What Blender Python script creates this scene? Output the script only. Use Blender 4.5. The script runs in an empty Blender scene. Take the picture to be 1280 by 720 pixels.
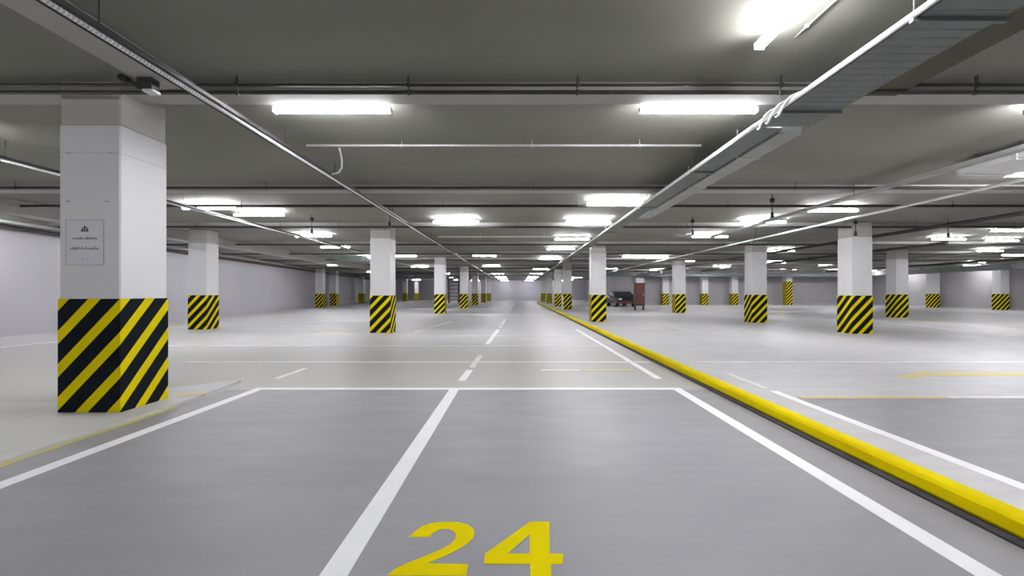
import bpy, math, random
from mathutils import Vector
random.seed(7)
S = bpy.context.scene
COL = S.collection
PI = math.pi
H = 1.15            # eye height
SLAB = 3.15         # ceiling slab
SOFF = 3.05         # cross beam soffit

# ------------------------------------------------------------------ materials
MATS = {}
def node_mat(name):
    m = bpy.data.materials.new(name); m.use_nodes = True
    nt = m.node_tree; b = nt.nodes['Principled BSDF']
    MATS[name] = m
    return m, nt, b
def N(nt, typ, **kw):
    n = nt.nodes.new(typ)
    for k, v in kw.items(): setattr(n, k, v)
    return n
def L(nt, a, b): nt.links.new(a, b)
def mixc(nt, fac, a, b):
    n = N(nt, 'ShaderNodeMix', data_type='RGBA')
    if hasattr(fac, 'node'): L(nt, fac, n.inputs[0])
    else: n.inputs[0].default_value = fac
    for s, v in ((n.inputs[6], a), (n.inputs[7], b)):
        if hasattr(v, 'node'): L(nt, v, s)
        else: s.default_value = (*v, 1)
    return n.outputs[2]
def math_n(nt, op, a, b=None, c=None):
    n = N(nt, 'ShaderNodeMath', operation=op)
    for i, v in enumerate((a, b, c)):
        if v is None: continue
        if hasattr(v, 'node'): L(nt, v, n.inputs[i])
        else: n.inputs[i].default_value = v
    return n.outputs[0]
def noisy(name, c1, c2, scale=3.0, rough=0.6, rough2=None, metal=0.0, bump=0.0, stretch=(1, 1, 1), spec=0.5, detail=5):
    m, nt, b = node_mat(name)
    tc = N(nt, 'ShaderNodeTexCoord'); mp = N(nt, 'ShaderNodeMapping'); mp.inputs['Scale'].default_value = stretch
    L(nt, tc.outputs['Object'], mp.inputs[0])
    no = N(nt, 'ShaderNodeTexNoise'); no.inputs['Scale'].default_value = scale; no.inputs['Detail'].default_value = detail
    L(nt, mp.outputs[0], no.inputs['Vector'])
    rp = N(nt, 'ShaderNodeMapRange'); rp.inputs[1].default_value = .3; rp.inputs[2].default_value = .7
    L(nt, no.outputs[0], rp.inputs[0])
    L(nt, mixc(nt, rp.outputs[0], c1, c2), b.inputs['Base Color'])
    b.inputs['Roughness'].default_value = rough
    b.inputs['Metallic'].default_value = metal
    b.inputs['Specular IOR Level'].default_value = spec
    if rough2 is not None:
        r = N(nt, 'ShaderNodeMapRange'); r.inputs[1].default_value = .3; r.inputs[2].default_value = .7
        r.inputs[3].default_value = rough; r.inputs[4].default_value = rough2
        L(nt, no.outputs[0], r.inputs[0]); L(nt, r.outputs[0], b.inputs['Roughness'])
    if bump:
        bp = N(nt, 'ShaderNodeBump'); bp.inputs['Strength'].default_value = bump; bp.inputs['Distance'].default_value = .01
        n2 = N(nt, 'ShaderNodeTexNoise'); n2.inputs['Scale'].default_value = scale * 12; L(nt, mp.outputs[0], n2.inputs['Vector'])
        L(nt, n2.outputs[0], bp.inputs['Height']); L(nt, bp.outputs[0], b.inputs['Normal'])
    return m

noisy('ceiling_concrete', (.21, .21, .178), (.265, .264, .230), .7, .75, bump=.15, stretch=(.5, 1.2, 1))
noisy('rib_shade_olive', (.075, .075, .045), (.10, .10, .065), 1.5, .7)  # dark tone standing in for shade beside the wide tray
noisy('beam_concrete', (.38, .378, .355), (.45, .448, .425), 1.6, .65, bump=.1, stretch=(.3, 1, 1))
noisy('wall_paint', (.49, .48, .525), (.53, .52, .56), .5, .6)
noisy('grey_wall_paint', (.43, .42, .44), (.47, .46, .48), .5, .6)
noisy('pillar_paint', (.74, .74, .75), (.80, .80, .81), 1.2, .5, bump=.05)
noisy('pillar_head_concrete', (.50, .49, .47), (.58, .57, .55), 2, .6, bump=.1, stretch=(.3, .3, 2))
noisy('galvanised_steel', (.50, .51, .51), (.66, .67, .67), 9, .42, .6, metal=.55)
noisy('dull_tray_steel', (.17, .18, .182), (.23, .24, .242), 6, .55, .7, metal=.2)
noisy('dark_tray_steel', (.06, .06, .06), (.10, .10, .10), 6, .5, .65, metal=.2)
noisy('pale_conduit', (.74, .75, .75), (.86, .86, .86), 14, .35, metal=.2)
noisy('dark_pipe', (.030, .030, .028), (.055, .054, .050), 5, .55)
noisy('black_plastic', (.012, .012, .012), (.025, .025, .025), 8, .45)
noisy('red_pipe_paint', (.10, .035, .03), (.16, .065, .055), 3, .5)
noisy('duct_metal', (.33, .34, .33), (.42, .43, .42), 1.5, .5, metal=.3)
noisy('green_duct_metal', (.20, .27, .24), (.34, .42, .38), 1.5, .5, metal=.3)
noisy('lamp_housing', (.78, .78, .78), (.84, .84, .84), 4, .4)
noisy('kerb_yellow', (.76, .58, .0), (.88, .71, .0), 2.2, .75, bump=.1, stretch=(4, .6, 4), spec=.05)
noisy('kerb_shadow', (.045, .045, .05), (.075, .075, .08), 4, .8, spec=.2)  # near-black, stands in for shadow at the kerb base
noisy('paint_yellow', (.80, .66, .0), (.86, .71, .0), 5, .8, spec=.03)
noisy('line_white', (.88, .89, .91), (.93, .94, .95), 6, .45)
noisy('pad_concrete', (.54, .54, .53), (.62, .62, .61), 1.3, .55, bump=.1, stretch=(.6, 1.6, 1))
noisy('cable_white', (.7, .7, .7), (.85, .85, .85), 10, .4)
noisy('cable_black', (.02, .02, .02), (.04, .04, .04), 10, .5)
noisy('sign_plate', (.72, .72, .77), (.78, .78, .82), 3, .4)
noisy('ink', (.04, .04, .05), (.10, .10, .11), 40, .6)
noisy('tie_hole_grey', (.36, .36, .36), (.44, .44, .44), 30, .7)
noisy('maroon_paint', (.085, .035, .025), (.13, .06, .045), 4, .55)
noisy('car_paint', (.012, .014, .016), (.022, .024, .026), 3, .3)
noisy('car_red', (.12, .04, .03), (.17, .06, .04), 3, .4)
noisy('car_glass', (.05, .06, .07), (.08, .09, .1), 3, .1)
noisy('tyre', (.015, .015, .015), (.025, .025, .025), 8, .8)
noisy('bollard_white', (.72, .72, .68), (.82, .82, .78), 6, .5)
noisy('scaffold_dark', (.07, .07, .075), (.11, .11, .115), 6, .6)

# worn paint : broken by noise so that the grey floor coating shows through
def worn(name, c, cover, scale=7):
    m, nt, b = node_mat(name)
    tc = N(nt, 'ShaderNodeTexCoord'); no = N(nt, 'ShaderNodeTexNoise'); no.inputs['Scale'].default_value = scale; no.inputs['Detail'].default_value = 6
    L(nt, tc.outputs['Object'], no.inputs['Vector'])
    r = N(nt, 'ShaderNodeMapRange'); r.inputs[1].default_value = .35; r.inputs[2].default_value = .62
    r.inputs[3].default_value = max(0, cover - .25); r.inputs[4].default_value = min(1, cover + .25)
    L(nt, no.outputs[0], r.inputs[0])
    L(nt, mixc(nt, r.outputs[0], (.57, .565, .56), c), b.inputs['Base Color'])
    b.inputs['Roughness'].default_value = .45
    return m
worn('worn_white', (.9, .91, .92), .62)
worn('faint_white', (.9, .91, .92), .5)  # faded lines, also the lamp reflections painted across the lane
worn('worn_yellow', (.72, .58, .05), .62)
worn('faint_yellow', (.62, .56, .22), .45)
worn('worn_olive_line', (.55, .52, .06), .7)

# hazard stripes, laid around the pillar with the mesh's own UVs (metres)
def hazard():
    m, nt, b = node_mat('hazard_stripes')
    uv = N(nt, 'ShaderNodeUVMap'); sp = N(nt, 'ShaderNodeSeparateXYZ'); L(nt, uv.outputs[0], sp.inputs[0])
    u = math_n(nt, 'MULTIPLY', sp.outputs[0], -1.06)
    s = math_n(nt, 'ADD', u, sp.outputs[1])
    s = math_n(nt, 'ADD', s, 31.5 - .0169)
    s = math_n(nt, 'DIVIDE', s, .315)
    fr = math_n(nt, 'FRACT', s)
    st = math_n(nt, 'LESS_THAN', fr, .40)
    no = N(nt, 'ShaderNodeTexNoise'); no.inputs['Scale'].default_value = 6; tc = N(nt, 'ShaderNodeTexCoord'); L(nt, tc.outputs['Object'], no.inputs['Vector'])
    y = mixc(nt, no.outputs[0], (.72, .64, .0), (.88, .70, .004))
    k = mixc(nt, no.outputs[0], (.006, .010, .014), (.012, .017, .024))
    L(nt, mixc(nt, st, k, y), b.inputs['Base Color'])
    b.inputs['Roughness'].default_value = .75
    b.inputs['Specular IOR Level'].default_value = .08
hazard()

# corrugated conduit : fine rings
def ringed():
    m, nt, b = node_mat('ringed_conduit')
    tc = N(nt, 'ShaderNodeTexCoord'); sp = N(nt, 'ShaderNodeSeparateXYZ'); L(nt, tc.outputs['Object'], sp.inputs[0])
    f = math_n(nt, 'SINE', math_n(nt, 'MULTIPLY', sp.outputs[1], 2 * PI / .032))
    f = math_n(nt, 'MULTIPLY_ADD', f, .5, .5)
    L(nt, mixc(nt, f, (.58, .58, .58), (.98, .98, .98)), b.inputs['Base Color'])
    b.inputs['Roughness'].default_value = .35
    bp = N(nt, 'ShaderNodeBump'); bp.inputs['Strength'].default_value = .6; bp.inputs['Distance'].default_value = .004
    L(nt, f, bp.inputs['Height']); L(nt, bp.outputs[0], b.inputs['Normal'])
ringed()

def lamp_mat(name, strength, c=(1.0, .995, .985)):
    m, nt, b = node_mat(name)
    b.inputs['Base Color'].default_value = (.9, .9, .9, 1)
    b.inputs['Emission Color'].default_value = (*c, 1)
    b.inputs['Emission Strength'].default_value = strength
lamp_mat('lamp_glow', 33, (1.0, .99, 1.035))

# floor : sealed grey screed, darker paint inside the marked bays, faint streaks
def floor_mat():
    m, nt, b = node_mat('floor_coating')
    tc = N(nt, 'ShaderNodeTexCoord'); sp = N(nt, 'ShaderNodeSeparateXYZ'); L(nt, tc.outputs['Object'], sp.inputs[0])
    X, Y = sp.outputs[0], sp.outputs[1]
    def noise(scale, st, det=5):
        mp = N(nt, 'ShaderNodeMapping'); mp.inputs['Scale'].default_value = st; L(nt, tc.outputs['Object'], mp.inputs[0])
        n = N(nt, 'ShaderNodeTexNoise'); n.inputs['Scale'].default_value = scale; n.inputs['Detail'].default_value = det
        L(nt, mp.outputs[0], n.inputs['Vector']); return n.outputs[0]
    def rng(v, a, c, lo=0, hi=1):
        r = N(nt, 'ShaderNodeMapRange'); r.inputs[1].default_value = a; r.inputs[2].default_value = c
        r.inputs[3].default_value = lo; r.inputs[4].default_value = hi; L(nt, v, r.inputs[0]); return r.outputs[0]
    n1 = noise(.55, (.6, 1.4, 1)); n2 = noise(3.5, (.5, 1.6, 1)); n3 = noise(26, (1, 1, 1), 3)
    base = mixc(nt, rng(n1, .32, .68), (.54, .535, .54), (.61, .605, .62))
    base = mixc(nt, math_n(nt, 'MULTIPLY', rng(n2, .4, .7), .3), base, (.46, .455, .455))
    # painted bay zones
    def box(x0, x1, y0, y1):
        a = math_n(nt, 'MULTIPLY', math_n(nt, 'GREATER_THAN', X, x0), math_n(nt, 'LESS_THAN', X, x1))
        c = math_n(nt, 'MULTIPLY', math_n(nt, 'GREATER_THAN', Y, y0), math_n(nt, 'LESS_THAN', Y, y1))
        return math_n(nt, 'MULTIPLY', a, c)
    bay = math_n(nt, 'MAXIMUM', box(-3.45, 2.3, -20, 5.42), box(3.02, 30, -20, 5.0))
    bcol = mixc(nt, rng(n1, .3, .7), (.275, .275, .296), (.322, .322, .343))
    bcol = mixc(nt, math_n(nt, 'MULTIPLY', rng(n3, .55, .75), .22), bcol, (.36, .36, .37))
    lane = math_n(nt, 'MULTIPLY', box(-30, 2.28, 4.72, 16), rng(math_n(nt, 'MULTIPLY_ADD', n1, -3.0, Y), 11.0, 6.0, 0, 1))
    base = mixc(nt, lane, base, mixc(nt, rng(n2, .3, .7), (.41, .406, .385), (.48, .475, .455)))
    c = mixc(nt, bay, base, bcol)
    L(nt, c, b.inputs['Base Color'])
    L(nt, rng(n2, .3, .7, .42, .58), b.inputs['Roughness'])
    b.inputs['Specular IOR Level'].default_value = .5
    bp = N(nt, 'ShaderNodeBump'); bp.inputs['Strength'].default_value = .06; bp.inputs['Distance'].default_value = .01
    L(nt, n3, bp.inputs['Height']); L(nt, bp.outputs[0], b.inputs['Normal'])
floor_mat()

# ------------------------------------------------------------------ mesh builder
class MB:
    def __init__(s): s.v = []; s.f = []; s.sm = []
    def add(s, vs, fs, smooth=False):
        o = len(s.v); s.v += [tuple(v) for v in vs]
        for f in fs: s.f.append(tuple(i + o for i in f)); s.sm.append(smooth)
        return s
    def box(s, x0, x1, y0, y1, z0, z1):
        vs = [(x, y, z) for z in (z0, z1) for y in (y0, y1) for x in (x0, x1)]
        return s.add(vs, [(0, 2, 3, 1), (4, 5, 7, 6), (0, 1, 5, 4), (2, 6, 7, 3), (0, 4, 6, 2), (1, 3, 7, 5)])
    def cbox(s, x0, x1, y0, y1, z0, z1, c=.01):     # box with chamfered vertical edges
        ring = [(x0 + c, y0), (x1 - c, y0), (x1, y0 + c), (x1, y1 - c), (x1 - c, y1), (x0 + c, y1), (x0, y1 - c), (x0, y0 + c)]
        n = 8
        vs = [(x, y, z0) for x, y in ring] + [(x, y, z1) for x, y in ring]
        fs = [(i, (i + 1) % n, n + (i + 1) % n, n + i) for i in range(n)] + [tuple(range(n - 1, -1, -1)), tuple(range(n, 2 * n))]
        return s.add(vs, fs)
    def tube(s, pts, r, n=10, caps=True):
        pts = [Vector(p) for p in pts]; k = len(pts); vs = []; up = None
        for i, p in enumerate(pts):
            t = (pts[min(i + 1, k - 1)] - pts[max(i - 1, 0)]).normalized()
            if up is None: up = Vector((0, 0, 1)) if abs(t.z) < .9 else Vector((1, 0, 0))
            a = t.cross(up)
            if a.length < 1e-4: a = t.cross(Vector((0, 1, 0)))
            a.normalize(); b = a.cross(t).normalized(); up = b
            for j in range(n):
                an = 2 * PI * j / n
                vs.append(p + a * (r * math.cos(an)) + b * (r * math.sin(an)))
        fs = [(i * n + j, i * n + (j + 1) % n, (i + 1) * n + (j + 1) % n, (i + 1) * n + j) for i in range(k - 1) for j in range(n)]
        s.add(vs, fs, True)
        if caps:
            o = len(s.v) - k * n
            s.f.append(tuple(o + j for j in range(n))[::-1]); s.sm.append(False)
            s.f.append(tuple(o + (k - 1) * n + j for j in range(n))); s.sm.append(False)
        return s
    def prism(s, poly, z0, z1):                     # polygon (x,y) extruded in z
        n = len(poly)
        vs = [(x, y, z0) for x, y in poly] + [(x, y, z1) for x, y in poly]
        fs = [(i, (i + 1) % n, n + (i + 1) % n, n + i) for i in range(n)] + [tuple(range(n - 1, -1, -1)), tuple(range(n, 2 * n))]
        return s.add(vs, fs)
    def extr_y(s, prof, y0, y1):                    # profile (x,z) extruded along y
        n = len(prof)
        vs = [(x, y0, z) for x, z in prof] + [(x, y1, z) for x, z in prof]
        fs = [(i, (i + 1) % n, n + (i + 1) % n, n + i) for i in range(n)] + [tuple(range(n - 1, -1, -1)), tuple(range(n, 2 * n))]
        return s.add(vs, fs)
    def build(s, name, mat, parent=None, loc=None):
        me = bpy.data.meshes.new(name); me.from_pydata(s.v, [], s.f)
        for p, sm in zip(me.polygons, s.sm): p.use_smooth = sm
        me.materials.append(MATS[mat]); me.update()
        import bmesh
        bm = bmesh.new(); bm.from_mesh(me); bmesh.ops.recalc_face_normals(bm, faces=bm.faces); bm.to_mesh(me); bm.free()
        o = bpy.data.objects.new(name, me); COL.objects.link(o)
        if loc: o.location = loc
        if parent: o.parent = parent
        return o
def tag(o, label, cat, group=None, kind=None):
    o['label'] = label; o['category'] = cat
    if group: o['group'] = group
    if kind: o['kind'] = kind
    return o
def empty(name, loc, label=None, cat=None, group=None, rz=0):
    o = bpy.data.objects.new(name, None); COL.objects.link(o); o.location = loc; o.rotation_euler = (0, 0, rz)
    o.empty_display_size = .1
    if label: tag(o, label, cat, group)
    return o
def struct(name, mb, mat, label=None):
    o = mb.build(name, mat); o['kind'] = 'structure'
    if label: o['label'] = label
    return o
def copy_tree(o, parent=None):
    c = o.copy(); COL.objects.link(c)
    if parent: c.parent = parent
    for ch in [x for x in list(bpy.data.objects) if x.parent == o]: copy_tree(ch, c)
    return c

# ------------------------------------------------------------------ the room
RX, LX0, LX1, BY, CY, FY = 33.0, -12.4, -20.8, -9.0, 44.0, 73.0
def lwx(y): return -(12.06 + .12 * y)              # left wall runs slightly outward
struct('floor', MB().box(-24, RX + .3, BY - .3, FY + .3, -.2, 0), 'floor_coating')
struct('ceiling', MB().box(-24, RX + .3, BY - .3, FY + .3, SLAB, SLAB + .25), 'ceiling_concrete')
y0, y1 = BY, FY
struct('wall_left', MB().prism([(lwx(y0), y0), (lwx(y0) - .25, y0), (lwx(y1) - .25, y1), (lwx(y1), y1)], 0, SLAB), 'wall_paint')
struct('wall_back', MB().box(lwx(FY), 11, FY, FY + .25, 0, SLAB), 'wall_paint')
struct('wall_inner', MB().box(11, 11.25, CY, FY, 0, SLAB), 'grey_wall_paint')
struct('wall_far_right', MB().box(11.25, RX, CY, CY + .25, 0, SLAB), 'grey_wall_paint')
struct('wall_right', MB().box(RX, RX + .25, BY, CY, 0, SLAB), 'grey_wall_paint')
struct('wall_front', MB().box(lwx(BY), RX, BY - .25, BY, 0, SLAB), 'wall_paint')
struct('baseboard_far_right', MB().box(11.25, RX, CY - .02, CY, 0, .12), 'pad_concrete')
struct('baseboard_right', MB().box(RX - .02, RX, BY, CY - .02, 0, .12), 'pad_concrete')

BEAMS = [4.34, 8.45, 13.0, 17.75, 21.9, 26.0, 30.2, 34.4, 38.8, 43.2, 47.5, 51.8, 56.0, 60.4, 64.7, 69.0]
for i, y in enumerate(BEAMS):
    x1 = RX if y < CY - 1 else 11
    x0 = lwx(y)
    struct('ceiling_beam', MB().box(x0, x1, y, y + .27, SOFF, SLAB), 'beam_concrete')
for i, y in enumerate([-4.3, 0.0]):
    struct('ceiling_beam', MB().box(lwx(y), RX, y, y + .27, SOFF, SLAB), 'beam_concrete')
# lengthwise ribs
struct('ceiling_rib', MB().box(-3.33, -3.07, BY, 4.34, 3.02, SLAB), 'beam_concrete')
struct('ceiling_rib', MB().box(3.31, 3.60, BY, 4.34, 3.02, SLAB), 'rib_shade_olive')  # wide tray's shadow put into this rib's dark colour
struct('ceiling_rib', MB().box(-11.2, -10.8, BY, 60, 2.86, SLAB), 'beam_concrete')
struct('ceiling_rib', MB().prism([(lwx(BY), BY), (lwx(FY), FY), (lwx(FY) + .3, FY), (lwx(BY) + .3, BY)], 2.95, SLAB), 'ceiling_concrete')
# island slab that carries the nearest pillar
isl = MB().prism([(-3.47, BY), (-3.47, 4.75), (-3.56, 5.9), (-3.68, 5.9), (-4.4, 5.1), (-4.4, 4.72), (-10.9, 4.72), (-10.9, BY)], 0, .02)
struct('floor_island', isl, 'pad_concrete')

# ------------------------------------------------------------------ pillars
HS = .29
def band_mesh(w, h):
    mb = MB(); w2 = w; n = 4
    ring = [(-w2, -w2), (w2, -w2), (w2, w2), (-w2, w2)]
    vs = [(x, y, 0) for x, y in ring] + [(x, y, h) for x, y in ring]
    fs = [(0, 1, 5, 4), (1, 2, 6, 5), (2, 3, 7, 6), (3, 0, 4, 7), (4, 5, 6, 7), (3, 2, 1, 0)]
    me = bpy.data.meshes.new('hazard_band'); me.from_pydata(vs, [], fs)
    uv = me.uv_layers.new(name='UVMap')
    a = 2 * w2
    us = {0: (0, a), 1: (a, 2 * a), 2: (2 * a, 3 * a), 3: (-a, 0)}
    for p in me.polygons:
        for li, vi in zip(p.loop_indices, p.vertices):
            z = vs[vi][2]
            if p.index in us:
                ua, ub = us[p.index]
                first = fs[p.index][0]; second = fs[p.index][1]
                base = vi % 4
                u = ua if base == first else ub
                uv.data[li].uv = (u, z)
            else: uv.data[li].uv = (0, .25)
    me.materials.append(MATS['hazard_stripes'])
    return me
band_me = band_mesh(HS + .006, 1.08)
tall_me = band_mesh(HS + .006, 2.2)
def make_pillar():
    r = empty('pillar', (0, 0, 0))
    MB().cbox(-HS, HS, -HS, HS, 0, 2.73, .012).build('shaft', 'pillar_paint', r)
    h = MB().cbox(-HS + .006, HS - .006, -HS + .006, HS - .006, 2.745, SLAB, .012)
    h.box(-HS + .012, HS - .012, -HS + .012, HS - .012, 2.73, 2.745)
    h.build('pillar_head', 'pillar_head_concrete', r)
    b = bpy.data.objects.new('hazard_band', band_me); COL.objects.link(b); b.parent = r
    return r
# x, y(front face), label
PIL = [
 (-4.04, 4.32, 'large nearest square white pillar with striped base and small notice, beside the left bay'),
 (-3.92, 13.1, 'white striped-base pillar in the left lane row, second nearest'),
 (-4.30, 25.4, 'white striped-base pillar in the left lane row, third nearest'),
 (-3.95, 34.0, 'white pillar in the left lane row, fourth nearest, first of the distant cluster'),
 (-3.95, 42.9, 'white pillar in the left lane row, fifth nearest'),
 (-3.95, 54.0, 'white pillar in the left lane row, sixth nearest'),
 (-3.95, 64.5, 'white pillar in the left lane row, farthest of all'),
 (-10.0, 14.3, 'white pillar with striped base just right of the nearest big pillar, close to the left wall'),
 (-15.6, 36.0, 'white pillar against the left wall, nearest of the row along it'),
 (-16.3, 40.5, 'white pillar against the left wall, second of the row along it'),
 (-17.4, 51.0, 'white pillar against the left wall, third of the row along it'),
 (-15.7, 64.0, 'tiny distant pillar just right of the second left lane pillar, left of a pair'),
 (-14.9, 67.8, 'tiny distant pillar right of the second left lane pillar, right of a pair'),
 (3.25, 18.1, 'white pillar with striped base right behind the yellow kerb, nearest of that row'),
 (3.50, 31.5, 'white pillar behind the yellow kerb, second of that row, beside the white bollard'),
 (3.50, 38.4, 'white pillar behind the yellow kerb, third of that row'),
 (3.50, 49.0, 'white pillar behind the yellow kerb, fourth of that row'),
 (3.50, 60.5, 'white pillar behind the yellow kerb, farthest of that row'),
 (9.68, 12.8, 'tall bright white pillar with striped base, nearest pillar in the right half'),
 (9.35, 17.6, 'white pillar with striped base standing just left of the nearest right-hand pillar'),
 (9.40, 26.2, 'white pillar with striped base between the kerb row and the second right-hand pillar'),
 (17.8, 21.1, 'grey-white pillar with striped base just right of the nearest right-hand pillar'),
 (14.1, 43.2, 'distant pillar against the far right wall, leftmost of those along it'),
 (17.7, 42.9, 'distant pillar against the far right wall, second from the left along it'),
 (20.5, 42.9, 'distant pillar at the far right wall, half hidden behind a nearer white pillar'),
 (25.3, 42.4, 'distant pillar against the far right wall with stripes rising almost to the ceiling'),
 (32.5, 35.4, 'pillar at the right side wall, farther of the two there'),
 (32.5, 30.4, 'pillar at the right side wall, nearer of the two there'),
]
proto = make_pillar()
for i, (x, y, lab) in enumerate(PIL):
    o = proto if i == 0 else copy_tree(proto)
    z0 = .02 if i == 0 else 0
    o.location = (x, y + HS, z0)
    if i == 0:
        o.scale = (1, 1, (SLAB - .02) / SLAB)
    tag(o, lab, 'pillar', 'striped concrete pillars')
    if i == 25:
        for ch in [c for c in bpy.data.objects if c.parent == o and c.name.startswith('hazard')]: ch.data = tall_me
# formwork ties on nearest pillar
th = MB()
for px, py in ((86, 187), (138, 187), (85, 248), (134, 248)):
    X = (px - 646) / 571 * 4.32 + 4.04; Z = H + (366 - py) / 571 * 4.32 - .035
    th.box(X - .022, X + .022, -HS - .0015, -HS + .001, Z - .005, Z + .005)
Z = H + (366 - 187) / 571 * 4.32 - .035
th.box(-HS + .012, HS - .012, -HS - .001, -HS + .001, Z - .0015, Z + .0015)
th.box(HS - .001, HS + .001, -HS + .012, HS - .012, Z - .0015, Z + .0015)
th.build('formwork_marks', 'tie_hole_grey', proto)

# notice on nearest pillar
nt_ = empty('notice_sign', (-4.08, 4.3175, 1.41), 'small white notice with dark unreadable print on the nearest pillar', 'sign')
pw, ph = .18, .43
MB().box(-pw, pw, -.004, .002, 0, ph).build('plate', 'sign_plate', nt_)
fr = MB()
for a in ((-pw, pw, 0, .004), (-pw, pw, ph - .003, ph), (-pw, -pw + .003, 0, ph), (pw - .003, pw, 0, ph)):
    fr.box(a[0], a[1], -.006, -.004, a[2], a[3])
fr.build('plate_edge', 'duct_metal', nt_)
rs = random.Random(4)
def scribble(mb, x0, x1, z, h, step, thick):
    x = x0
    while x < x1:
        w = step * rs.uniform(.5, 1.0); hh = h * rs.uniform(.45, 1)
        mb.box(x, x + thick, -.0055, -.0042, z, z + hh)
        if rs.random() < .6: mb.box(x, x + w, -.0055, -.0042, z + hh - thick * .8, z + hh)
        if rs.random() < .6: mb.box(x, x + w, -.0055, -.0042, z, z + thick * .8)
        x += step
lg = MB()
lg.prism([(0, 0)] * 0 or [(-.035, -.0055), (.035, -.0055), (.035, -.0042), (-.035, -.0042)], .318, .326)
for (a, b_) in ((-.026, .018), (-.006, .038), (.014, .024)):
    lg.box(a, a + .012, -.0055, -.0042, .326, .326 + b_)
lg.tube([(-.032, -.005, .33), (-.012, -.005, .355), (.004, -.005, .37), (.02, -.005, .352), (.036, -.005, .332)], .003, 6)
lg.build('emblem', 'ink', nt_)
t1 = MB(); scribble(t1, -.115, .115, .245, .024, .017, .006); t1.build('print_line', 'ink', nt_)
t2 = MB(); scribble(t2, -.135, .13, .148, .028, .016, .0045); t2.build('print_line', 'ink', nt_)
t3 = MB(); scribble(t3, -.02, .05, .055, .02, .035, .004); t3.build('print_line', 'tie_hole_grey', nt_)

# ------------------------------------------------------------------ strip lights
def make_lamp():
    r = empty('strip_light', (0, 0, 0))
    # hangs from slab : origin at slab height
    h = MB().box(-.6, .6, -.018, .018, -.097, -.065)
    h.box(-.61, -.6, -.038, .038, -.135, -.085); h.box(.6, .61, -.038, .038, -.135, -.085)
    h.build('housing', 'lamp_housing', r)
    prof = [(-.036, -.095), (-.038, -.118), (-.022, -.132), (.022, -.132), (.038, -.118), (.036, -.095)]
    n = len(prof)
    vs = [(-.598, y, z) for y, z in prof] + [(.598, y, z) for y, z in prof]
    fs = [(i, (i + 1) % n, n + (i + 1) % n, n + i) for i in range(n)] + [tuple(range(n)), tuple(range(2 * n - 1, n - 1, -1))]
    MB().add(vs, fs).build('diffuser', 'lamp_glow', r)
    for x in (-.42, .42):
        MB().box(x - .012, x + .012, -.014, .014, -.065, 0).build('ceiling_clip', 'lamp_housing', r)
    return r
lamp = make_lamp()
rows = {  # farthest lamps of the lane and side rows added to brighten the end wall
 'left lane row': [(-1.91, 4.74), (-1.62, 12.2), (-1.65, 23.4), (-1.8, 32.4), (-1.9, 45.3), (-1.9, 54), (-1.9, 61), (-1.9, 71)],
 'right lane row': [(1.88, 4.74), (2.1, 9.75), (1.92, 12.3), (1.94, 16.1), (1.9, 19.8), (1.85, 25.4), (1.9, 36.3), (1.95, 45.3), (1.9, 54), (1.9, 61), (1.9, 71)],
 'left side row': [(-6.85, 10.2), (-6.25, 11.1), (-6.8, 15.3), (-7.5, 18.9), (-7.9, 24.6), (-5.75, 23.5), (-7.0, 33.0), (-7.2, 45), (-8.5, 57), (-8.5, 66), (-6.5, 71)],
 'left wall row': [(-12.3, 31.2), (-13.0, 41.5), (-14, 55), (-14.5, 66)],
 'near right side row': [(7.22, 10.5), (6.6, 12.25), (6.5, 15.4), (6.2, 24.2), (7.5, 24.5), (10.0, 27.3), (7.2, 35.5), (11.7, 38.0), (8.2, 47), (7.5, 57), (7.5, 66), (6.5, 71)],
 'middle right row': [(11.9, 20.6), (16.2, 28.6), (14.7, 32.8), (21.4, 31.5), (22.0, 37), (16.5, 39.5)],
 'outer right row': [(15.0, 13.9), (15.2, 16.1), (17.6, 16.6), (21.3, 20.6), (28.5, 28.4), (29.8, 25.5), (27, 38.5), (25, 23)],
}
desc = {
 'left lane row': 'strip light over the left side of the lane',
 'right lane row': 'strip light over the lane, left of the wide tray',
 'left side row': 'strip light between left tray and left wall',
 'left wall row': 'strip light close to the far left wall',
 'near right side row': 'strip light over the bays right of the kerb',
 'middle right row': 'strip light behind the tall bright pillar',
 'outer right row': 'strip light near the right edge of the hall',
}
ordn = ['nearest'] + [w + ' nearest' for w in ('second', 'third', 'fourth', 'fifth', 'sixth', 'seventh', 'eighth', 'ninth', 'tenth', 'eleventh', 'twelfth')]
first = True
def put_lamp(x, y, rz, lab, grp):
    global first
    o = lamp if first else copy_tree(lamp); first = False
    o.location = (x, y, SLAB); o.rotation_euler = (0, 0, rz)
    return tag(o, lab, 'ceiling light', grp)
for k, lst in rows.items():
    for i, (x, y) in enumerate(sorted(lst, key=lambda t: t[1])):
        put_lamp(x, y, 0, '%s, %s' % (desc[k], ordn[i]), 'ceiling strip lights')
put_lamp(1.86, 2.9, PI / 2, 'strip light at the top edge running lengthwise towards the viewer', 'ceiling strip lights')
put_lamp(5.92, 4.76, 0, 'strip light cut off by the right edge of the picture', 'ceiling strip lights')
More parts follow.
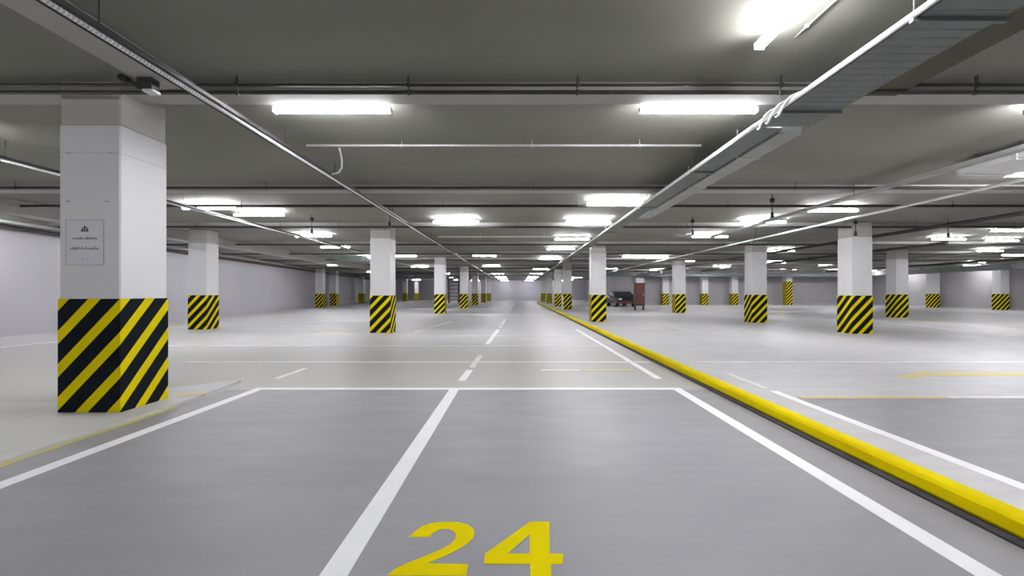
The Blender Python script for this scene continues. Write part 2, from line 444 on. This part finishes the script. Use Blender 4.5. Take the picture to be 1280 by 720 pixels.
# edge lamp first, then unseen lamps outside the view, most added for brightness
put_lamp(8.45, 7.35, 0, 'strip light partly cut by the right edge, above the bright galvanised pipe', 'ceiling strip lights')
for x, y in ((8.9, 6.0), (-1.9, -2.2), (-5.2, -1.0), (-6.9, 5.2), (1.9, -2.6), (6.6, -.6), (11.5, 1.5), (13, 7.5), (17, 4), (21, 11), (27, 16), (-9.6, -4), (9, -5), (27, 6)):
    put_lamp(x, y, 0, 'unseen strip light placed outside the view to brighten the near part of the hall', 'ceiling strip lights outside the view')
for y in (-1.5, 6.6, 11.1, 15.3, 19.6, 24, 28.3):  # wall-wash lamps added out of sight for a brighter left wall
    put_lamp(-11.75, y, PI / 2, 'strip light added hidden behind the long rib to brighten the left wall', 'added strip lights behind the left rib')
for y in (14, 20, 26, 32, 38):  # lamps added to brighten the right side wall
    put_lamp(31.9, y, PI / 2, 'added strip light between the duct and the right side wall to brighten it', 'added strip lights along the right side wall')
for x in (14, 18, 22, 26, 30):  # added lamps that lift the far right wall
    put_lamp(x, 38.9, 0, 'strip light added in front of the duct to brighten the far right wall', 'added strip lights along the far right wall')

# ------------------------------------------------------------------ cable trays, conduits, pipes
def tray(name, label, x, w, z, y0, y1, mat='dull_tray_steel', hangs=(), side=.05, conduit=None, cat='cable tray', slats=False, zs=SLAB):
    r = empty(name, (x, 0, 0), label, cat)
    b = MB(); t = .004
    if slats:
        yy = y0
        while yy + .095 < y1:
            b.box(-w / 2 + t, w / 2 - t, yy, yy + .093, z, z + t); yy += .1
        b.box(-w / 2 + t, -w / 2 + .04, y0, y1, z + t, z + .008); b.box(w / 2 - .04, w / 2 - t, y0, y1, z + t, z + .008)
        b.build('slotted_base', mat, r)
    else:
        b.box(-w / 2 + t, w / 2 - t, y0, y1, z, z + t); b.build('base', mat, r)
    for sx in (-1, 1):
        xx = sx * (w / 2 - t / 2)
        MB().box(xx - t / 2, xx + t / 2, y0, y1, z, z + side).build('side_rail', 'dark_tray_steel' if slats else mat, r)
    for hy in hangs:
        h = MB()
        for sx in ((-1, 1) if w > .2 else (0,)):
            h.tube([(sx * (w / 2 + .012), hy, z - .02 if w > .2 else z + .004), (sx * (w / 2 + .012), hy, zs)], .005, 6)
        if w > .2: h.box(-w / 2 - .03, w / 2 + .03, hy - .015, hy + .015, z - .025, z)
        h.build('hanger', 'dull_tray_steel' if w > .2 else 'dark_pipe', r)
    for cm, cx, cz, cr in (conduit or ()):
        MB().tube([(cx, y0, cz), (cx, y1, cz)], cr, 10).build('conduit', cm, r)
    return r
# left tray above the lane
tray('cable_tray', 'thin cable tray with pale ringed conduit running along the left of the lane', -2.79, .075, 2.90, .3, 60, mat='dark_tray_steel', side=.032, hangs=(3.05, 5.5, 7.0, 10.3, 14.8, 19, 24, 29, 35), conduit=[('ringed_conduit', -.008, 2.884, .0165), ('dark_pipe', -.066, 2.90, .014)])
tray('cable_tray', 'thin cable tray with ringed conduit passing behind the nearest pillar', -6.72, .075, 2.90, 3, 50, mat='dark_tray_steel', side=.032, hangs=(6.0, 9.2, 13, 17.5, 23, 30), conduit=[('ringed_conduit', 0, 2.884, .018)])
# wide slotted tray, right
tray('cable_tray', 'wide slotted grey cable tray overhead on the right of the lane, near end', 2.69, .52, 2.82, .6, 4.62, slats=True, hangs=(1.4, 2.78, 4.2), side=.03)
rr = tray('cable_tray', 'solid slate cable tray continuing the wide tray down the right of the lane', 2.56, .27, 2.82, 4.64, 62, hangs=(6.3, 8.9, 12.5, 16.5, 21.4, 27, 33, 40, 48), side=.06)
o = MB().tube([(2.405, .6, 2.835), (2.405, 62, 2.835)], .020, 12).build('conduit', 'pale_conduit')
tag(o, 'bright pale conduit clipped along the left lip of the right-hand cable tray', 'pipe')
# duct next to the tray
dr = empty('ceiling_duct', (0, 0, 0), 'light grey flat duct just right of the slate cable tray', 'duct')
MB().box(2.72, 2.96, 4.75, 10.2, 2.80, 2.95).build('duct_body', 'duct_metal', dr)
for yy in (5.6, 7.2, 9.3):
    h = MB(); h.box(2.70, 2.98, yy - .012, yy + .012, 2.79, 2.80)
    for xx in (2.705, 2.975): h.box(xx - .006, xx + .006, yy - .01, yy + .01, 2.80, SLAB)
    h.build('strap', 'galvanised_steel', dr)
# cables lying in the wide tray and spilling over near its end
for i in range(5):
    pts = [(2.50 + .085 * i + .008 * math.sin(yy * 2 + i), yy, 2.842 + .004 * (i % 2)) for yy in [.7 + .35 * k for k in range(11)]]
    tag(MB().tube(pts, .011, 6).build('cable', 'cable_black' if i % 2 else 'cable_white'), 'electric cable lying inside the wide slotted cable tray', 'cable', 'cables in the wide tray')
cb = [[(2.46, 3.85, 2.83), (2.425, 3.9, 2.862), (2.375, 3.97, 2.85), (2.365, 4.06, 2.80), (2.39, 4.16, 2.775), (2.415, 4.26, 2.79)],
      [(2.46, 4.02, 2.83), (2.42, 4.06, 2.866), (2.37, 4.14, 2.85), (2.362, 4.24, 2.79), (2.385, 4.34, 2.765), (2.412, 4.42, 2.79)],
      [(2.46, 4.2, 2.83), (2.42, 4.24, 2.864), (2.372, 4.32, 2.85), (2.365, 4.42, 2.79), (2.39, 4.5, 2.77), (2.415, 4.58, 2.79)]]
def smooth(p, n=8):
    p = [Vector(q) for q in p]; p = [p[0]] + p + [p[-1]]; out = []
    for i in range(1, len(p) - 2):
        for k in range(n):
            t = k / n
            out.append(.5 * ((2 * p[i]) + (p[i + 1] - p[i - 1]) * t + (2 * p[i - 1] - 5 * p[i] + 4 * p[i + 1] - p[i + 2]) * t * t + (3 * p[i] - p[i - 1] - 3 * p[i + 1] + p[i + 2]) * t ** 3))
    return out + [p[-1]]
for c in cb:
    c = smooth(c)
    tag(MB().tube(c, .010, 8).build('cable_loop', 'cable_white'), 'white cable looping over the lip of the wide cable tray', 'cable', 'cable loops on the wide tray')
# thin wire beside the lengthwise lamp
o = MB().tube([(2.16, .5, 3.135), (2.16, 3.55, 3.135)], .006, 8).build('ceiling_conduit', 'pale_conduit')
o2 = MB()
for yy in (1.5, 2.5, 3.4): o2.box(2.148, 2.172, yy - .01, yy + .01, 3.128, SLAB + .004)
o2.build('clip', 'pale_conduit', o)
tag(o, 'thin pale surface conduit on the ceiling right of the lengthwise strip light', 'pipe')
# galvanised pipes right half
def pipe_y(name, label, x, z, r, y0, y1, mat, hangs=(), hm='dark_pipe'):
    e = empty(name, (x, y0, z), label, 'pipe')
    MB().tube([(0, 0, 0), (0, y1 - y0, 0)], r, 12).build('pipe_run', mat, e)
    for hy in hangs:
        h = MB().tube([(0, hy - y0, r), (0, hy - y0, SLAB - z)], .005, 6)
        h.tube([(0, hy - y0 - .012, 0), (0, hy - y0 + .012, 0)], r + .006, 12)
        h.build('pipe_hanger', hm, e)
    return e
pipe_y('service_pipe', 'bright galvanised pipe slanting from the right edge towards the tall bright pillar', 7.55, 2.84, .028, 4.2, 39.5, 'pale_conduit', (6.5, 10.5, 14.5, 20, 26, 33))
tray('cable_tray', 'grey cable tray above the galvanised pipe at the right edge', 6.2, .14, 2.90, 3.5, 14.5, mat='duct_metal', hangs=(5.2, 8.4, 12), side=.05)
pipe_y('service_pipe', 'dark pipe slanting away beyond the tall bright pillar', 11.0, 2.88, .05, 9.9, 36, 'dark_pipe', (12.6, 18, 25, 33))
pipe_y('service_pipe', 'thick dark pipe deep in the right half near the ceiling', 14.6, 2.85, .055, 15.5, 36, 'dark_pipe', (18.5, 24, 31))
pipe_y('service_pipe', 'grey pipe near the ceiling between the two far right pillars', 19.6, 2.84, .05, 19, 36, 'duct_metal', (22, 28, 35))
pipe_y('service_pipe', 'dark pipe near the ceiling towards the right side wall', 24.4, 2.8, .06, 19, 36, 'dark_pipe', (22, 29, 36))
# slanting red pipe along left wall
rp = empty('red_pipe', (0, 0, 0), 'dull red pipe running along the top of the left wall', 'pipe')
MB().tube([(lwx(19) + .16, 19, 2.86), (lwx(62) + .16, 62, 2.86)], .045, 12).build('pipe_run', 'red_pipe_paint', rp)
MB().tube([(lwx(9) + .16, 9, 2.86), (lwx(19) + .16, 19, 2.86)], .05, 12).build('dark_section', 'dark_pipe', rp)
MB().tube([(lwx(9) + .4, 9, 2.98), (lwx(62) + .4, 62, 2.98)], .05, 12).build('lagged_pipe', 'duct_metal', rp)
for yy in (11, 17, 22, 28, 35, 43, 52):
    h = MB().tube([(lwx(yy) + .16, yy, 2.90), (lwx(yy) + .16, yy, SLAB)], .006, 6)
    h.tube([(lwx(yy) + .4, yy, 3.0), (lwx(yy) + .4, yy, SLAB)], .006, 6); h.build('pipe_hanger', 'dark_pipe', rp)
# left wall corbel pieces
# crossing pipes
def pipe_x(label, y, z, r, x0, x1, mat, hangs=(), hm='dark_pipe', name='crossing_pipe'):
    e = empty(name, (x0, y, z), label, 'pipe')
    MB().tube([(0, 0, 0), (x1 - x0, 0, 0)], r, 10).build('pipe_run', mat, e)
    for hx in hangs:
        h = MB().tube([(hx - x0, 0, 0), (hx - x0, 0, SLAB - z)], .005, 6)
        h.tube([(hx - x0 - .012, 0, 0), (hx - x0 + .012, 0, 0)], r + .007, 10)
        h.build('pipe_hanger', hm, e)
    return e
hx1 = [(px - 646) / 571 * 4.2 for px in (295, 510, 722, 977, 1222)]
pipe_x('thin dark pipe crossing the ceiling before the nearest beam, upper of the pair', 4.2, 3.06, .014, -12, 30, 'dark_pipe', hx1 + [-6.5, 8, 14, 22])
pipe_x('thin dark pipe crossing the ceiling before the nearest beam, lower of the pair', 4.22, 3.0, .017, -12, 30, 'dark_pipe', [x for x in hx1] + [-6.6, 8.1, 14.1, 22.1])
pipe_x('dark pipe crossing the ceiling in front of the second beam', 8.2, 3.035, .026, -12.3, 30, 'dark_pipe', (-9, -4.5, .3, 5, 9.3, 14, 20))
pipe_x('dark pipe crossing the ceiling between the second and third beams', 9.95, 3.04, .03, -12.6, 30, 'dark_pipe', (-6.0, -1.6, 1.3, 4.6, 9.5, 15, 21))
pipe_x('dark pipe crossing the ceiling in front of the third beam', 12.85, 3.0, .03, -12.9, 30, 'dark_pipe', (-9, -5, 0, 4.8, 8.5, 14, 20))
pipe_x('dark pipe crossing the ceiling in front of the fourth beam', 17.55, 3.0, .03, -13.5, 30.3, 'dark_pipe', (-9, 0, 5.8, 12.5, 20))
pipe_x('dark pipe crossing the ceiling in front of the fifth beam', 21.7, 3.0, .03, -14.0, 30.3, 'dark_pipe', (-9, 1, 7, 14, 22))
pipe_x('dark pipe crossing the ceiling in front of the sixth beam', 25.8, 3.0, .03, -14.5, 30.3, 'dark_pipe', (-9, 1, 7, 14, 22))
pipe_x('dark pipe crossing the ceiling in front of the eighth beam', 34.2, 3.0, .03, -15.5, 30.3, 'dark_pipe', (-9, 1, 8, 14, 22))
# pale cross conduit between the two trays
pipe_x('pale thin conduit crossing between the left and right cable trays', 5.95, 3.07, .013, -2.74, 2.4, 'pale_conduit', (-1.5, .2, 1.6), 'pale_conduit', 'cross_conduit')
pipe_x('short pale conduit crossing the lane behind the third beam', 15.05, 3.0, .022, -2.6, 2.3, 'pale_conduit', (-1.2, .9), 'pale_conduit', 'cross_conduit')
# bent drop conduit onto left tray
bx = -2.45
o = MB().tube([(bx, 6.3, SLAB), (bx, 6.36, 3.08), (bx - .02, 6.45, 3.02), (bx - .08, 6.6, 2.955), (bx - .17, 6.72, 2.922), (bx - .30, 6.80, 2.915)], .014, 8).build('drop_conduit', 'pale_conduit')
tag(o, 'bent pale conduit dropping from the ceiling to the left cable tray', 'pipe')
# valve and junction cluster above the nearest pillar's right side
vx = (185 - 646) / 571 * 4.0
v = empty('junction_box', (vx, 4.0, 2.915), 'black junction box with valve on the crossing pipes near the nearest pillar', 'junction box')
b = MB().box(-.06, .07, -.05, .04, 0, .10); b.build('box_body', 'black_plastic', v)
MB().tube([(-.17, -.03, .08), (-.06, -.03, .04)], .014, 8).build('cable_gland', 'black_plastic', v)
MB().tube([(-.18, -.07, .095), (-.18, .01, .095)], .03, 12).build('valve_wheel', 'black_plastic', v)
MB().box(-.01, .08, -.05, .04, -.02, 0).build('cover', 'pale_conduit', v)
MB().box(-.02, .02, -.02, .02, .10, 3.02 - 2.915).build('mount', 'black_plastic', v)

# sprinkler pendants
sp0 = empty('ceiling_sprinkler', (0, 0, 0))
MB().tube([(0, 0, .004), (0, 0, -.42)], .010, 8).build('drop_pipe', 'dark_pipe', sp0)
MB().tube([(0, 0, -.08), (0, 0, -.16)], .045, 12).build('clamp', 'black_plastic', sp0)
MB().tube([(0, 0, -.36), (0, 0, -.38), (0, 0, -.40), (0, 0, -.46)], .03, 12).build('sprinkler_cap', 'black_plastic', sp0)
MB().tube([(0, 0, -.46), (0, 0, -.475)], .055, 12).build('deflector', 'black_plastic', sp0)
for i, (x, y, lab) in enumerate([(-5.25, 11.7, 'black sprinkler drop hanging left of the left cable tray'),
                  (4.62, 12.0, 'black sprinkler drop hanging right of the wide cable tray'),
                  (11.9, 12.6, 'black sprinkler drop hanging right of the tall bright pillar'),
                  (9.05, 12.2, 'black sprinkler drop hanging at the left edge of the tall bright pillar'),
                  (-2.95, 10.6, 'black sprinkler drop beside the second left lane pillar'),
                  (5.2, 9.3, 'black sprinkler drop above the right bays near the second beam')]):
    o = sp0 if i == 0 else copy_tree(sp0)
    o.location = (x, y, SLAB); tag(o, lab, 'sprinkler', 'sprinkler drops')

# ducts deep in the hall
def duct(label, x0, x1, y0, y1, z0, z1, mat, straps=(), axis='y'):
    e = empty('air_duct', ((x0 + x1) / 2, (y0 + y1) / 2, z0), label, 'duct')
    cx, cy = (x0 + x1) / 2, (y0 + y1) / 2
    b = MB().box(x0 - cx, x1 - cx, y0 - cy, y1 - cy, 0, z1 - z0)
    n = max(2, int(((y1 - y0) if axis == 'y' else (x1 - x0)) / 1.5))
    for k in range(n + 1):
        t = k / n
        if axis == 'y':
            yy = y0 - cy + t * (y1 - y0); b.box(x0 - cx - .02, x1 - cx + .02, yy - .015, yy + .015, -.02, z1 - z0 + .0)
        else:
            xx = x0 - cx + t * (x1 - x0); b.box(xx - .015, xx + .015, y0 - cy - .02, y1 - cy + .02, -.02, z1 - z0 + .0)
    b.build('duct_body', mat, e)
    h = MB()
    for k in (.15, .5, .85):
        if axis == 'y':
            yy = y0 - cy + k * (y1 - y0)
            for xx in (x0 - cx + .03, x1 - cx - .03): h.tube([(xx, yy, z1 - z0), (xx, yy, SLAB - z0)], .008, 6)
        else:
            xx = x0 - cx + k * (x1 - x0)
            for yy in (y0 - cy + .03, y1 - cy - .03): h.tube([(xx, yy, z1 - z0), (xx, yy, SLAB - z0)], .008, 6)
    h.build('duct_hanger', 'dark_pipe', e)
    return e
duct('greenish duct near the ceiling left of the second left lane pillar', -8.9, -7.6, 22.3, 23.9, 2.78, 2.96, 'green_duct_metal')
duct('pale wide duct at the right edge between grey tray and galvanised pipe', 6.62, 7.42, 5.25, 6.85, 2.93, 3.08, 'pillar_paint')
duct('long dark duct along the top of the far right wall', 12, 31.5, 41.2, 41.9, 2.62, 2.98, 'dull_tray_steel', axis='x')
duct('dark duct along the top of the right side wall', 30.6, 31.4, 22, 41.0, 2.62, 2.98, 'dull_tray_steel')
duct('dark duct crossing the hall behind the far left pillars', -16, -7.2, 47.9, 48.6, 2.6, 2.98, 'dull_tray_steel', axis='x')
duct('dark duct crossing above the bays behind the kerb', 4.6, 10.6, 40.0, 40.7, 2.6, 2.98, 'dull_tray_steel', axis='x')
duct('grey duct crossing above the distant bays on the right', 11.6, 26, 36.3, 36.8, 2.68, 2.98, 'duct_metal', axis='x')
duct('dark flat duct crossing near the ceiling left of the lane', -12, -7.2, 39.6, 40.1, 2.7, 2.98, 'dull_tray_steel', axis='x')

# ------------------------------------------------------------------ floor markings
T = .002
def strip(label, pts, w, mat='line_white', name='bay_line', z=T):
    # straight band between two floor points
    (x0, y0), (x1, y1) = pts
    d = Vector((x1 - x0, y1 - y0)).normalized(); n = Vector((-d.y, d.x)) * (w / 2)
    z += .00004 * len([q for q in bpy.data.objects if q.get('category') == 'floor marking'])
    poly = [(x0 + n.x, y0 + n.y), (x0 - n.x, y0 - n.y), (x1 - n.x, y1 - n.y), (x1 + n.x, y1 + n.y)]
    o = MB().prism(poly, 0, z).build(name, mat)
    return tag(o, label, 'floor marking', 'painted floor lines')
D0 = 5.47
strip('white line down the left side of the marked double bay', [(-3.085, -2), (-3.085, D0)], .11)
strip('white line dividing the double bay, left of the number', [(-.745, -2), (-.745, D0 - .055)], .115)
strip('white line down the right side of the double bay, beside the kerb', [(1.915, -2), (1.915, D0)], .11)
strip('white line closing the far end of the double bay', [(-3.14, D0), (1.97, D0)], .105, z=.0025)
strip('white line on the right of the kerb, running to the right edge', [(3.0, 0), (3.0, 5.35)], .10)
strip('faded continuation of the white line right of the kerb', [(3.0, 5.5), (3.0, 6.5)], .09, 'faint_white')
strip('worn white line along the right of the lane beyond the double bay', [(1.90, 6.1), (1.87, 14.3)], .10, 'line_white')
strip('short white dash just beyond the bay dividing line', [(-.72, 5.97), (-.70, 6.8)], .10, 'line_white', 'lane_dash')
strip('very faint lane dash, second beyond the double bay', [(-.69, 7.05), (-.67, 8.4)], .09, 'faint_white', 'lane_dash')
strip('white lane dash in the middle distance', [(-.66, 10.2), (-.58, 14.4)], .11, 'line_white', 'lane_dash')
strip('white lane dash level with the second left pillar', [(-.56, 15.1), (-.50, 19.8)], .11, 'line_white', 'lane_dash')
strip('far lane dash approaching the end wall', [(-.45, 27), (-.4, 50)], .12, 'line_white', 'lane_dash')
strip('worn white dash at the left beyond the double bay corner', [(-3.22, 6.1), (-3.22, 6.95)], .09, 'worn_white', 'lane_dash')
strip('white dash running past the second left lane pillar', [(-3.0, 13.3), (-2.62, 18.4)], .11, 'line_white', 'lane_dash')
strip('faint white painted-in lamp reflection across the whole lane beyond the double bay', [(-5.5, 7.58), (2.2, 7.58)], .13, 'faint_white')  # glossy reflection of the light rows, painted as a pale band
strip('faint white painted-in lamp reflection across the bays right of the kerb', [(3.0, 7.6), (14, 7.6)], .13, 'faint_white')  # same reflection carried on right of the kerb, in colour
strip('faint white painted-in lamp reflection left of the worn lane line, before the dashes', [(-8, 9.9), (1.9, 9.9)], .16, 'faint_white')  # pale band painted where a lamp row reflects
strip('white line crossing at the left before the second lane pillar', [(-9.0, 12.6), (-4.6, 13.0)], .17, 'worn_white')
strip('painted-in lamp reflection crossing the lane level with the second left pillar', [(-2.5, 12.2), (1.8, 12.2)], .17, 'faint_white')  # reflected lamp row put into the floor colour
strip('white line crossing behind the second left pillar', [(-8, 18.6), (-4, 18.6)], .2, 'worn_white')
strip('white bay line slanting towards the left wall pillars', [(-11.6, 19.8), (-13.6, 31.0)], .16, 'worn_white')
strip('white line along the foot of the left wall, left of the nearest pillar', [(-11.1, 7.2), (-10.6, 12.9)], .16, 'worn_white')
strip('pale line before the left wall behind the nearest pillar', [(-12.0, 15.4), (-6.8, 15.9)], .18, 'worn_white')
strip('white line at the far end of the lane', [(-4, 66), (2.2, 66)], .5, 'line_white')
strip('white line crossing the far lane', [(-3.5, 36), (2.2, 36)], .3, 'faint_white')
strip('white line crossing the lane before the distant pillars', [(-3.3, 24.5), (2.2, 24.5)], .22, 'faint_white')
strip('short pale line right of the kerb below the first kerb pillar', [(5.1, 15.5), (5.4, 13.8)], .12, 'worn_white')
strip('pale line crossing the bays right of the tall bright pillar', [(10.8, 15.9), (13.9, 10.6)], .13, 'worn_white')
strip('white line crossing the bays behind the first kerb pillar', [(4, 24), (9, 24)], .2, 'faint_white')
strip('white line crossing the far right bays', [(10, 26.8), (30, 26.8)], .25, 'faint_white')
strip('white line before the near right bay, at the right edge', [(4.75, 5.02), (10, 5.02)], .08, 'worn_white')
strip('worn yellow line before the near right bay', [(3.1, 5.02), (4.7, 5.02)], .10, 'worn_yellow', 'yellow_line')
strip('long yellow line on the floor by the right-hand wall pillars', [(16.55, 20.7), (16.3, 11.0)], .22, 'worn_yellow', 'yellow_line')
strip('pale line beside the long yellow line at the right', [(15.2, 20.2), (12.4, 11.0)], .14, 'worn_white')
strip('yellow worn dash across the lane beyond the double bay', [(.95, 6.77), (1.72, 6.77)], .10, 'worn_yellow', 'yellow_line')
strip('pale worn dash across the lane beside the yellow one', [(.36, 6.79), (.93, 6.79)], .09, 'worn_white')
strip('small yellow patch on the floor left of the second lane pillar', [(-5.75, 13.1), (-5.0, 13.5)], .35, 'worn_yellow', 'yellow_line')
strip('small pale yellow dash beyond the lane near the first dash row', [(-1.0, 15.9), (-.2, 16.2)], .3, 'faint_yellow', 'yellow_line')
strip('faint yellow dash in the bays right of the kerb', [(3.8, 13.9), (5.0, 13.9)], .2, 'faint_yellow', 'yellow_line')
strip('worn yellow edge line of the concrete island on the left', [(-3.43, -2), (-3.43, 4.6)], .06, 'worn_olive_line', 'yellow_line')
strip('small yellow smear at the tip of the island beside the nearest pillar', [(-3.72, 5.02), (-3.5, 5.15)], .12, 'worn_yellow', 'yellow_line', .022)
# yellow arrow bar on right
poly = [((px - 646) / (py - 366) * H, 571 * H / (py - 366)) for px, py in ((1118, 472), (1138, 473.5), (1160, 470), (1280, 469.5), (1400, 470), (1400, 464.5), (1280, 465), (1152, 464.5))]
tag(MB().prism(poly, 0, T).build('floor_arrow', 'worn_yellow'), 'yellow painted bar with a bent end at the right edge', 'floor marking', 'painted floor lines')

# number 24
def fl(zx, zy):
    px, py = 400 + zx / 4, 540 + zy / 4
    return ((px - 646) / (py - 366) * H, 571 * H / (py - 366))
two = [(445, 526), (474, 498), (512, 471), (560, 456), (620, 450), (690, 452), (738, 464), (766, 485), (773, 507), (764, 533), (735, 561), (688, 590), (620, 624), (535, 659),
       (740, 663), (732, 718), (337, 718), (372, 688), (440, 655), (530, 620), (605, 588), (655, 560), (677, 535), (680, 514), (668, 496), (640, 486), (602, 487), (570, 503), (546, 526)]
four = [(1050, 450), (1146, 450), (1149, 609), (1216, 610), (1213, 662), (1155, 662), (1157, 722), (1052, 722), (1052, 662), (821, 661), (824, 611)]
hole = [(936, 609), (1048, 609), (1048, 513)]
num = empty('bay_number', (*fl(780, 600), 0), 'large yellow number 24 painted on the floor of the right front bay', 'floor marking')
ox, oy = fl(780, 600)
def poly_obj(name, loops, mat, parent):
    import bmesh
    from mathutils.geometry import tessellate_polygon
    lp = [[Vector((x - ox, y - oy, T)) for x, y in (fl(*p) for p in l)] for l in loops]
    flat = [v for l in lp for v in l]
    tris = tessellate_polygon(lp)
    me = bpy.data.meshes.new(name); me.from_pydata([tuple(v) for v in flat], [], [tuple(t) for t in tris])
    bm = bmesh.new(); bm.from_mesh(me)
    r = bmesh.ops.extrude_face_region(bm, geom=list(bm.faces))
    for v in [g for g in r['geom'] if isinstance(g, bmesh.types.BMVert)]: v.co.z -= T * .95
    bmesh.ops.recalc_face_normals(bm, faces=bm.faces); bm.to_mesh(me); bm.free()
    me.materials.append(MATS[mat])
    o = bpy.data.objects.new(name, me); COL.objects.link(o); o.parent = parent
    return o
poly_obj('digit_two', [two], 'paint_yellow', num)
poly_obj('digit_four', [four, hole], 'paint_yellow', num)

# kerb
kr = empty('kerb', (0, 0, 0), 'long raised yellow kerb dividing the lane from the right-hand bays', 'kerb')
prof = [(2.335, .012), (2.322, .03), (2.328, .085), (2.342, .104), (2.362, .110), (2.42, .110), (2.44, .100), (2.452, .08), (2.456, .012)]
MB().extr_y(prof, -1.5, 52).build('kerb_body', 'kerb_yellow', kr)
MB().box(2.27, 2.47, -1.5, 52, 0, .012).build('kerb_shadow', 'kerb_shadow', kr)  # dark strip painted as the shadow line along the kerb base

# bollard
bo = empty('bollard', (2.98, 29.8, 0), 'slim white bollard at the kerb beside the second kerb pillar', 'bollard')
MB().tube([(0, 0, 0), (0, 0, .02)], .11, 14).build('bollard_base', 'bollard_white', bo)
MB().tube([(0, 0, .02), (0, 0, .86), (0, 0, .9)], .06, 14).build('post', 'bollard_white', bo)
MB().tube([(0, 0, .9), (0, 0, .95)], .045, 14).build('cap', 'bollard_white', bo)

# ladder scaffold
sc = empty('scaffold_tower', (-6.95, 50.5, 0), 'narrow metal scaffold tower with rungs near the end of the left pillar row', 'scaffold')
for sx in (-.55, .55):
    for sy in (-.4, .4):
        MB().tube([(sx, sy, 0), (sx, sy, 2.9)], .06 if sx > 0 else .045, 8).build('post', 'scaffold_dark', sc)
for k in range(7):
    z = .35 + k * .4
    b = MB()
    for sy in (-.4, .4): b.tube([(-.55, sy, z), (.55, sy, z)], .035, 8)
    for sx in (-.55, .55): b.tube([(sx, -.4, z), (sx, .4, z)], .035, 8)
    b.build('rung_frame', 'scaffold_dark', sc)
for k in (0, 2, 4):
    MB().box(-.5, .5, -.38, .38, .39 + k * .4, .42 + k * .4).build('deck', 'galvanised_steel', sc)

# maroon cabinet on legs
cbn = empty('notice_cabinet', (8.12, 30.2, 0), 'dark maroon cabinet on two thin legs among the bays behind the kerb', 'cabinet')
b = MB().box(-.34, .30, -.18, .18, .30, 1.78); b.box(-.37, .33, -.2, .2, 1.74, 1.80); b.build('cabinet_body', 'maroon_paint', cbn)
cdoor = MB().box(-.29, .25, -.195, -.18, .38, 1.68).build('cabinet_door', 'car_red', cbn)
MB().box(.17, .20, -.21, -.195, .95, 1.1).build('handle', 'galvanised_steel', cdoor)
MB().box(-.24, .26, -.15, .15, 1.80, 2.12).build('white_top_box', 'sign_plate', cbn)['label'] = 'white box on the top of the cabinet'
for sx, sy in ((-.31, -.1), (.24, -.1), (-.31, .1), (.24, .1)):
    MB().box(sx - .03, sx + .03, sy - .03, sy + .03, 0, .30).build('leg', 'black_plastic', cbn)

# dark car far away
car = empty('car', (8.85, 39.0, 0), 'low dark car parked far off, left of the maroon cabinet', 'car', rz=math.radians(4))
prof = [(-2.0, .28), (-2.02, .62), (-1.9, .78), (-1.1, .88), (-.55, 1.24), (.65, 1.27), (1.35, .93), (1.95, .85), (2.02, .55), (2.0, .28)]
def car_ext(prof, w0, w1):
    n = len(prof); mb = MB()
    vs = [(-w0 if z < .9 else -w1, y, z) for y, z in prof] + [(w0 if z < .9 else w1, y, z) for y, z in prof]
    fs = [(i, (i + 1) % n, n + (i + 1) % n, n + i) for i in range(n)] + [tuple(range(n - 1, -1, -1)), tuple(range(n, 2 * n))]
    return mb.add(vs, fs)
car_ext(prof, .86, .66).build('car_body', 'car_paint', car)
MB().add([(-.6, -1.12, .91), (.6, -1.12, .91), (.54, -.62, 1.2), (-.54, -.62, 1.2)], [(0, 1, 2, 3)]).add([(-.6, -1.10, .89), (.6, -1.10, .89), (.54, -.60, 1.18), (-.54, -.60, 1.18)], [(3, 2, 1, 0)]).build('windscreen', 'car_glass', car)
for sx in (-1, 1):
    MB().box(sx * .86 - .01, sx * .86 + .01, -.9, 1.2, .55, .6).build('side_trim', 'galvanised_steel', car)
    MB().box(sx * .62 - .14, sx * .62 + .14, -2.04, -1.98, .58, .7).build('headlamp', 'sign_plate', car)
    for yy in (-1.25, 1.3):
        w = MB().tube([(sx * .72 - .1, yy, .31), (sx * .72 + .15 * 1, yy, .31)], .31, 18).build('wheel', 'tyre', car)
        MB().tube([(sx * .72 - .11 + (0 if sx < 0 else .02), yy, .31), (sx * .72 + .16, yy, .31)], .17, 14).build('wheel_hub', 'galvanised_steel', w)
MB().box(-.8, .8, -2.07, -2.0, .3, .45).build('bumper', 'car_red', car)

# ------------------------------------------------------------------ world, camera
w = bpy.data.worlds.new('world'); S.world = w; w.use_nodes = True
w.node_tree.nodes['Background'].inputs[0].default_value = (.5, .5, .5, 1)
w.node_tree.nodes['Background'].inputs[1].default_value = .0
cam = bpy.data.cameras.new('camera'); co = bpy.data.objects.new('camera', cam); COL.objects.link(co); S.camera = co
cam.sensor_width = 36; cam.lens = 571 / 1280 * 36
cam.shift_x = -6 / 1280; cam.shift_y = 6 / 1280
cam.clip_start = .05; cam.clip_end = 200
co.location = (0, 0, H); co.rotation_euler = (PI / 2, 0, 0)
S.view_settings.view_transform = 'Standard'; S.view_settings.look = 'None'
S.view_settings.exposure = 1.88; S.view_settings.gamma = 1; S.view_settings.use_curve_mapping = False
S.cycles.use_denoising = True
S.cycles.max_bounces = 10; S.cycles.diffuse_bounces = 6; S.cycles.glossy_bounces = 4
S.cycles.transparent_max_bounces = 24
S.cycles.sample_clamp_indirect = 6
S.cycles.use_light_tree = True
